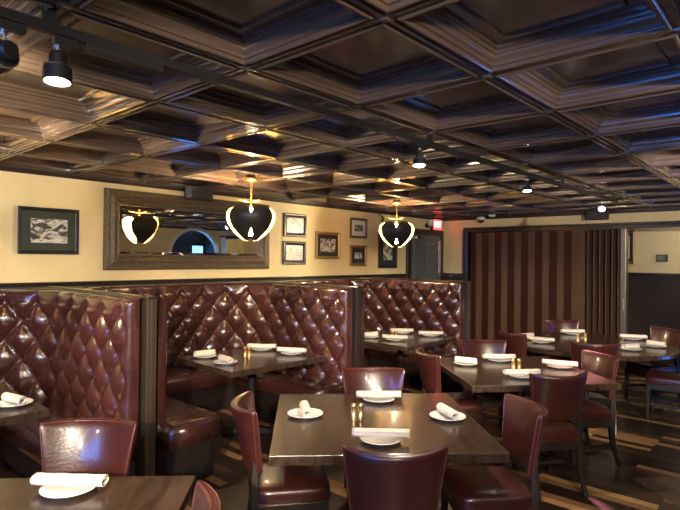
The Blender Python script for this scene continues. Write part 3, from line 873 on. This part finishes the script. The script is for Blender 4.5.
def track_head(loc, aim, label, grp, scale=.78, power=P_SPOT, colour=SPOTC, lens=None, size=1.35, drop=True):
    loc = (loc[0], loc[1], loc[2]-.0015); t = thing('spotlight', label, 'spotlight', loc, 0, grp); t.scale = (scale,)*3
    d = (Vector(aim)-Vector(loc)).normalized()
    q = d.to_track_quat('-Z', 'Y').to_matrix().to_4x4()
    c = Vector((0, 0, -.14))
    bm = bmesh.new(); box(bm, -.02, .08, -.018, .018, -.038, 0, .003); mesh_obj('adapter', bm, m_track, t)
    bm = bmesh.new(); tube(bm, [(0, 0, -.03), (0, 0, -.085)], .011); lathe(bm, [(.016, -.06), (.018, -.055), (.018, -.04), (.014, -.035)], 14); mesh_obj('swivel_stem', bm, m_steel, t)
    M4 = Matrix.Translation(c) @ q
    bm = bmesh.new(); lathe(bm, [(.0, .07), (.030, .07), (.038, .055), (.038, .005), (.055, 0), (.060, -.006), (.060, -.062), (.054, -.066), (.052, -.05), (0, -.05)], 28, M4); mesh_obj('lamp_housing', bm, m_track, t, smooth=False)
    bm = bmesh.new(); lathe(bm, [(.0605, -.006), (.0625, -.003), (.0625, .001), (.055, .004)], 28, M4, cap=False); mesh_obj('trim_ring', bm, m_steel, t)
    bm = bmesh.new(); lathe(bm, [(0, -.072), (.03, -.070), (.051, -.063), (.051, -.050), (0, -.050)], 24, M4); mesh_obj('lens', bm, lens or m_led, t)
    ld = bpy.data.lights.new('spot_lamp', 'SPOT'); ld.energy = power; ld.color = colour; ld.spot_size = size; ld.spot_blend = 1.0 if lens else .6; ld.shadow_soft_size = .045
    lo_ = bpy.data.objects.new('spot_lamp', ld); COL.objects.link(lo_); lo_.parent = t
    lo_.matrix_local = Matrix.Translation(c + d*.085) @ q
    return t
# black lighting track and its heads
TY = 1.97; ZTR = 2.50
t = thing('lighting_track', 'long black lighting track crossing the coffered ceiling', 'track', (2.0, TY, ZTR))
bm = bmesh.new(); box(bm, -4.5, 5.6, -.018, .018, 0, .036, .003); mesh_obj('rail', bm, m_track, t)
for x in (-3.8, -1.3, 1.1, 3.6, 5.4):
    bm = bmesh.new(); box(bm, x-.02, x+.02, -.012, .012, .03, .085); mesh_obj('hanger', bm, m_track, t)
bm = bmesh.new(); box(bm, -1.18, -.88, -.022, .022, -.028, .002, .003); mesh_obj('driver_box', bm, m_track, t)
TG = 'spotlights on the ceiling track'
track_head((.73, TY, ZTR), (.62, 1.75, 0.0), 'big bright track spotlight at upper left, pointing down', TG, power=P_SPOT)
track_head((2.98, TY, ZTR), (2.6, 1.7, .0), 'lit track spotlight right of centre, above the middle of the room', TG, scale=.7)
track_head((4.72, TY, ZTR), (4.4, 1.75, .0), 'dim silver track spotlight right of centre, above the folding partition stripes', TG, scale=.65, power=P_SPOT*.7)
track_head((6.95, TY, ZTR), (4.9, 1.62, .85), 'farthest track spotlight with a pinkish light, in front of the far wall speaker', TG, power=150, size=.27, colour=(1, .32, .32), lens=m_pinkled, scale=.7)
track_head((.565, TY, ZTR), (0.2, 5.7, 1.9), 'track spotlight cut by the upper left edge of the view', TG, power=P_WASH, size=1.9)
for k, (x, aim, pw) in enumerate([(-1.2, (-.3, 5.7, 1.9), P_WASH), (-2.8, (-1.5, 3.6, .5), P_DOWN)]):  # unseen heads added behind the viewer for general light
    track_head((x, TY, ZTR), aim, ['added track spotlight behind the viewer, washing the booth wall', 'added rearmost track spotlight behind the viewer, for fill light'][k], TG, power=pw, size=1.9)
# unseen second track, added beside the viewer to carry wash and fill spots
t = thing('lighting_track', 'added second black lighting track for fill spotlights, out of view beside the viewer', 'track', (2.5, -.9, ZTR))
bm = bmesh.new(); box(bm, -4.5, 1.0, -.018, .018, 0, .036, .003); mesh_obj('rail', bm, m_track, t)
for k, (x, aim) in enumerate([(-1.0, (3.0, 5.7, 2.0)), (.6, (3.9, 5.7, 2.0)), (1.9, (6.0, 5.7, 1.9)), (3.3, (9.5, 3.3, 2.5))]):
    track_head((x, -.9, ZTR), aim, ['added second-track wash spotlight farthest behind the viewer', 'added second-track wash spotlight just beside the viewer, aimed at the mirror', 'added second-track wash spotlight aimed at the framed photos', 'added second-track wash spotlight aimed at the folding partition'][k], 'added fill spotlights on the unseen right-hand track', power=P_WASH*(1.1 if k < 3 else 4.5), size=(.95 if k < 3 else .8))
for k, (x, aim) in enumerate([(-.2, (*T1, .7)), (1.25, (*T2, .7)), (2.6, (*RT, .7)), (-2.2, (*FT, .7)), (-3.6, (.6, 4.0, .8)), (-1.6, (3.3, 4.3, .8)), (.2, (5.6, 4.0, .8))]):  # spots added to lift the light on tables and booths
    track_head((x, -.9, ZTR), aim, 'added second-track fill spotlight aimed at the '+['centre foreground table', 'reddish table', 'round table', 'bottom left table', 'nearest booth', 'middle booth', 'farthest booth'][k], 'added fill spotlights on the unseen right-hand track', power=P_DOWN*(1.5, 1.6, 5, .8, 3.2, 8, 8)[k], size=(.9, .75, .6, 1.0, .6, .45, .38)[k])
t = thing('added_ceiling_lamp', 'added round flush lamp brightening the wall behind the partition opening', 'lamp', (10.0, .6, ZC))  # lamp added to brighten the back room wall
bm = bmesh.new(); lathe(bm, [(0, 0), (.12, 0), (.12, -.02), (0, -.02)], 28); mesh_obj('base', bm, m_white, t)
bm = bmesh.new(); lathe(bm, [(0, -.055), (.07, -.05), (.10, -.035), (.11, -.02), (0, -.02)], 28); mesh_obj('diffuser', bm, m_led, t, smooth=True)
ld = bpy.data.lights.new('back_room_fill', 'POINT'); ld.energy = 10; ld.color = SPOTC; ld.shadow_soft_size = .08
lo_ = bpy.data.objects.new('back_room_fill', ld); COL.objects.link(lo_); lo_.parent = t; lo_.location = (0, 0, -.16)
t = thing('wall_spot', 'tiny dark spotlight under the ceiling beside the farther pendant', 'spotlight', (7.35, Y1-.03, 2.48))
bm = bmesh.new(); tube(bm, [(0, .03, .03), (0, -.03, .02), (0, -.06, -.02)], .01); mesh_obj('arm', bm, m_steel, t)
bm = bmesh.new(); lathe(bm, [(0, -.06), (.03, -.06), (.035, 0), (.02, .03), (0, .035)], 16, Matrix.Translation((0, -.08, -.04)) @ Matrix.Rotation(.5, 4, 'X')); mesh_obj('lamp_head', bm, m_steel, t)

# ------------------------------------------------------------------ pendants
def pendant(x, y, label):
    t = thing('pendant_lamp', label, 'pendant lamp', (x, y, ZC-.012), 0, 'petal-shaded pendant lamps over the booths')
    bm = bmesh.new(); lathe(bm, [(0, .01), (.082, .01), (.085, 0), (.075, -.014), (.025, -.022), (.012, -.035), (0, -.035)], 28); mesh_obj('canopy', bm, m_gold, t, smooth=True)
    ch = bmesh.new(); z = -.035; k = 0
    while z > -.235:
        pts = []
        for i in range(12):
            a = 2*PI*i/12; px, pz = .010*math.cos(a), .017*math.sin(a)
            pts.append((px, 0, z-.012+pz) if k % 2 == 0 else (0, px, z-.012+pz))
        tube(ch, pts, .0038, 5, closed=True); z -= .024; k += 1
    mesh_obj('chain', ch, m_gold, t, smooth=True)
    R = .262; zc = -.44     # shade centre
    # direction to the open side of the room
    base = math.atan2(-y, -x)
    def petal(a0, half, Rr, nm):
        """petal shell of a squat tulip: pointed at the bottom, rounded lobe at the top"""
        out = bmesh.new(); inn = bmesh.new()
        nu_, nv_ = 16, 18
        for b2, dr, in ((out, 0), (inn, -.006)):
            rows = []
            for j in range(nv_+1):
                v = j/nv_                                  # 0 bottom .. 1 top
                tab = [.085, .135, .172, .202, .226, .245, .257, .262, .258, .246, .220]
                q = v*10; k0 = min(9, int(q)); rr = tab[k0]+(tab[k0+1]-tab[k0])*(q-k0)+dr
                if Rr != R: rr *= 1.02
                hw = half*min(1, .52+1.35*v)*(1 if v < .66 else math.sqrt(max(0.015, 1-((v-.66)/.34)**2*.93)))
                zz = -.645+.365*v
                rows.append([b2.verts.new((rr*math.cos(a0+hw*u), rr*math.sin(a0+hw*u), zz)) for u in [-1+2*i/nu_ for i in range(nu_+1)]])
            grid_faces(b2, rows)
            if b2 is out:
                pass
        p = mesh_obj(nm, out, m_dark_shade, t, smooth=True)
        mesh_obj('gold_lining', inn, m_gold_in, p, smooth=True)
    for da in (-.50, .50): petal(base+da, .515, R, 'petal')
    for da in (PI-.80, PI+.80): petal(base+da, .76, R*1.0, 'petal')
    bm = bmesh.new(); tube(bm, [(0, 0, -.235), (0, 0, -.30)], .012)
    for a in (0, PI/2, PI, 1.5*PI): tube(bm, [(0, 0, -.235), (.06*math.cos(base+a+.6), .06*math.sin(base+a+.6), -.235), (.160*math.cos(base+a+.6), .160*math.sin(base+a+.6), -.225)], .004, 6)
    mesh_obj('socket', bm, m_gold, t, smooth=True)
    bm = bmesh.new(); lathe(bm, [(0, -.40), (.018, -.395), (.032, -.375), (.036, -.355), (.030, -.33), (.015, -.305), (0, -.30)], 20); mesh_obj('bulb', bm, m_bulb, t, smooth=True)
    bm = bmesh.new(); lathe(bm, [(0, -.60), (.018, -.595), (.032, -.575), (.036, -.55), (.030, -.52), (.015, -.49), (0, -.485)], 20); mesh_obj('bulb', bm, m_bulb, t, smooth=True)
    bm = bmesh.new(); tube(bm, [(0, .0, -.49), (.05, .03, -.46), (.05, .03, -.32), (0, 0, -.29)], .006); mesh_obj('bulb_arm', bm, m_gold, t, smooth=True)
    bm = bmesh.new(); lathe(bm, [(.055, .012), (.055, .135)], 20); mesh_obj('mounting_block', bm, m_trim, t)
    ld = bpy.data.lights.new('pendant_light', 'POINT'); ld.energy = P_PENDANT; ld.color = WARM; ld.shadow_soft_size = .05
    lo_ = bpy.data.objects.new('pendant_light', ld); COL.objects.link(lo_); lo_.parent = t; lo_.location = (0, 0, -.445)
pendant(3.62, 4.50, 'lit petal-shaded gold and black pendant hanging before the mirror')
pendant(6.45, 4.65, 'lit petal-shaded gold and black pendant nearer the door')
pendant(.75, 4.35, 'petal-shaded pendant over the nearest booth, left of the view')

# ------------------------------------------------------------------ folding partition
t = thing('folding_partition', 'brown striped accordion partition drawn across the far wall opening', 'partition', (X1, 3.7, 0))
def pleat_sheet(y0, y1, n, depth, zt_, xoff, light, dark, frac=.5):  # pleat faces alternate between taupe brown and darker maroon
    bmL = bmesh.new(); bmD = bmesh.new(); pw = (y0-y1)/n
    for i in range(n):
        ya = y0-i*pw; ym = ya-pw*frac; yb_ = ya-pw
        for b2, (pa, pb) in ((bmL, ((ya, xoff+depth), (ym, xoff))), (bmD, ((ym, xoff), (yb_, xoff+depth)))):
            d = Vector((pb[1]-pa[1], pb[0]-pa[0])).normalized(); nrm = Vector((-d.y, d.x))*.006
            vs = []
            for z in (.03, zt_):
                for (yy, xx), s in (((pa), 1), ((pb), 1), ((pb), -1), ((pa), -1)):
                    vs.append(b2.verts.new((xx+nrm.x*s, yy-3.7+nrm.y*s, z)))
            b2.faces.new(vs[:4]); b2.faces.new(vs[4:])
            for q in range(4): b2.faces.new([vs[q], vs[(q+1) % 4], vs[4+(q+1) % 4], vs[4+q]])
    mesh_obj('panel', bmL, light, t); mesh_obj('pleat_face', bmD, dark, t)
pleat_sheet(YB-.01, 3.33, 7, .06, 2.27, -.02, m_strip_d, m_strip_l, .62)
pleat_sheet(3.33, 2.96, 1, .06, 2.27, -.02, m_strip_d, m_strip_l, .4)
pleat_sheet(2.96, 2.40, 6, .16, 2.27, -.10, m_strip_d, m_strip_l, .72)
bm = bmesh.new(); box(bm, -.09, .07, 2.32-3.7, 2.40-3.7, .02, 2.275, .006); o = mesh_obj('lead_post', bm, m_lead, t)
bm = bmesh.new(); box(bm, -.115, -.09, 2.345-3.7, 2.375-3.7, .95, 1.15, .004); mesh_obj('pull_handle', bm, m_steel, o)

# blue screen inside the arched alcove (visible in the mirror)
t = thing('wall_screen', 'glowing blue screen inside the arched alcove, seen only in the mirror', 'screen', (9.36, Y0-.9, 1.86))
bm = bmesh.new(); box(bm, -.20, .20, 0, .04, -.24, .24, .006); mesh_obj('bezel', bm, m_black, t)
bm = bmesh.new(); box(bm, -.18, .18, .038, .045, -.22, .22); mesh_obj('display', bm, m_screen, t)
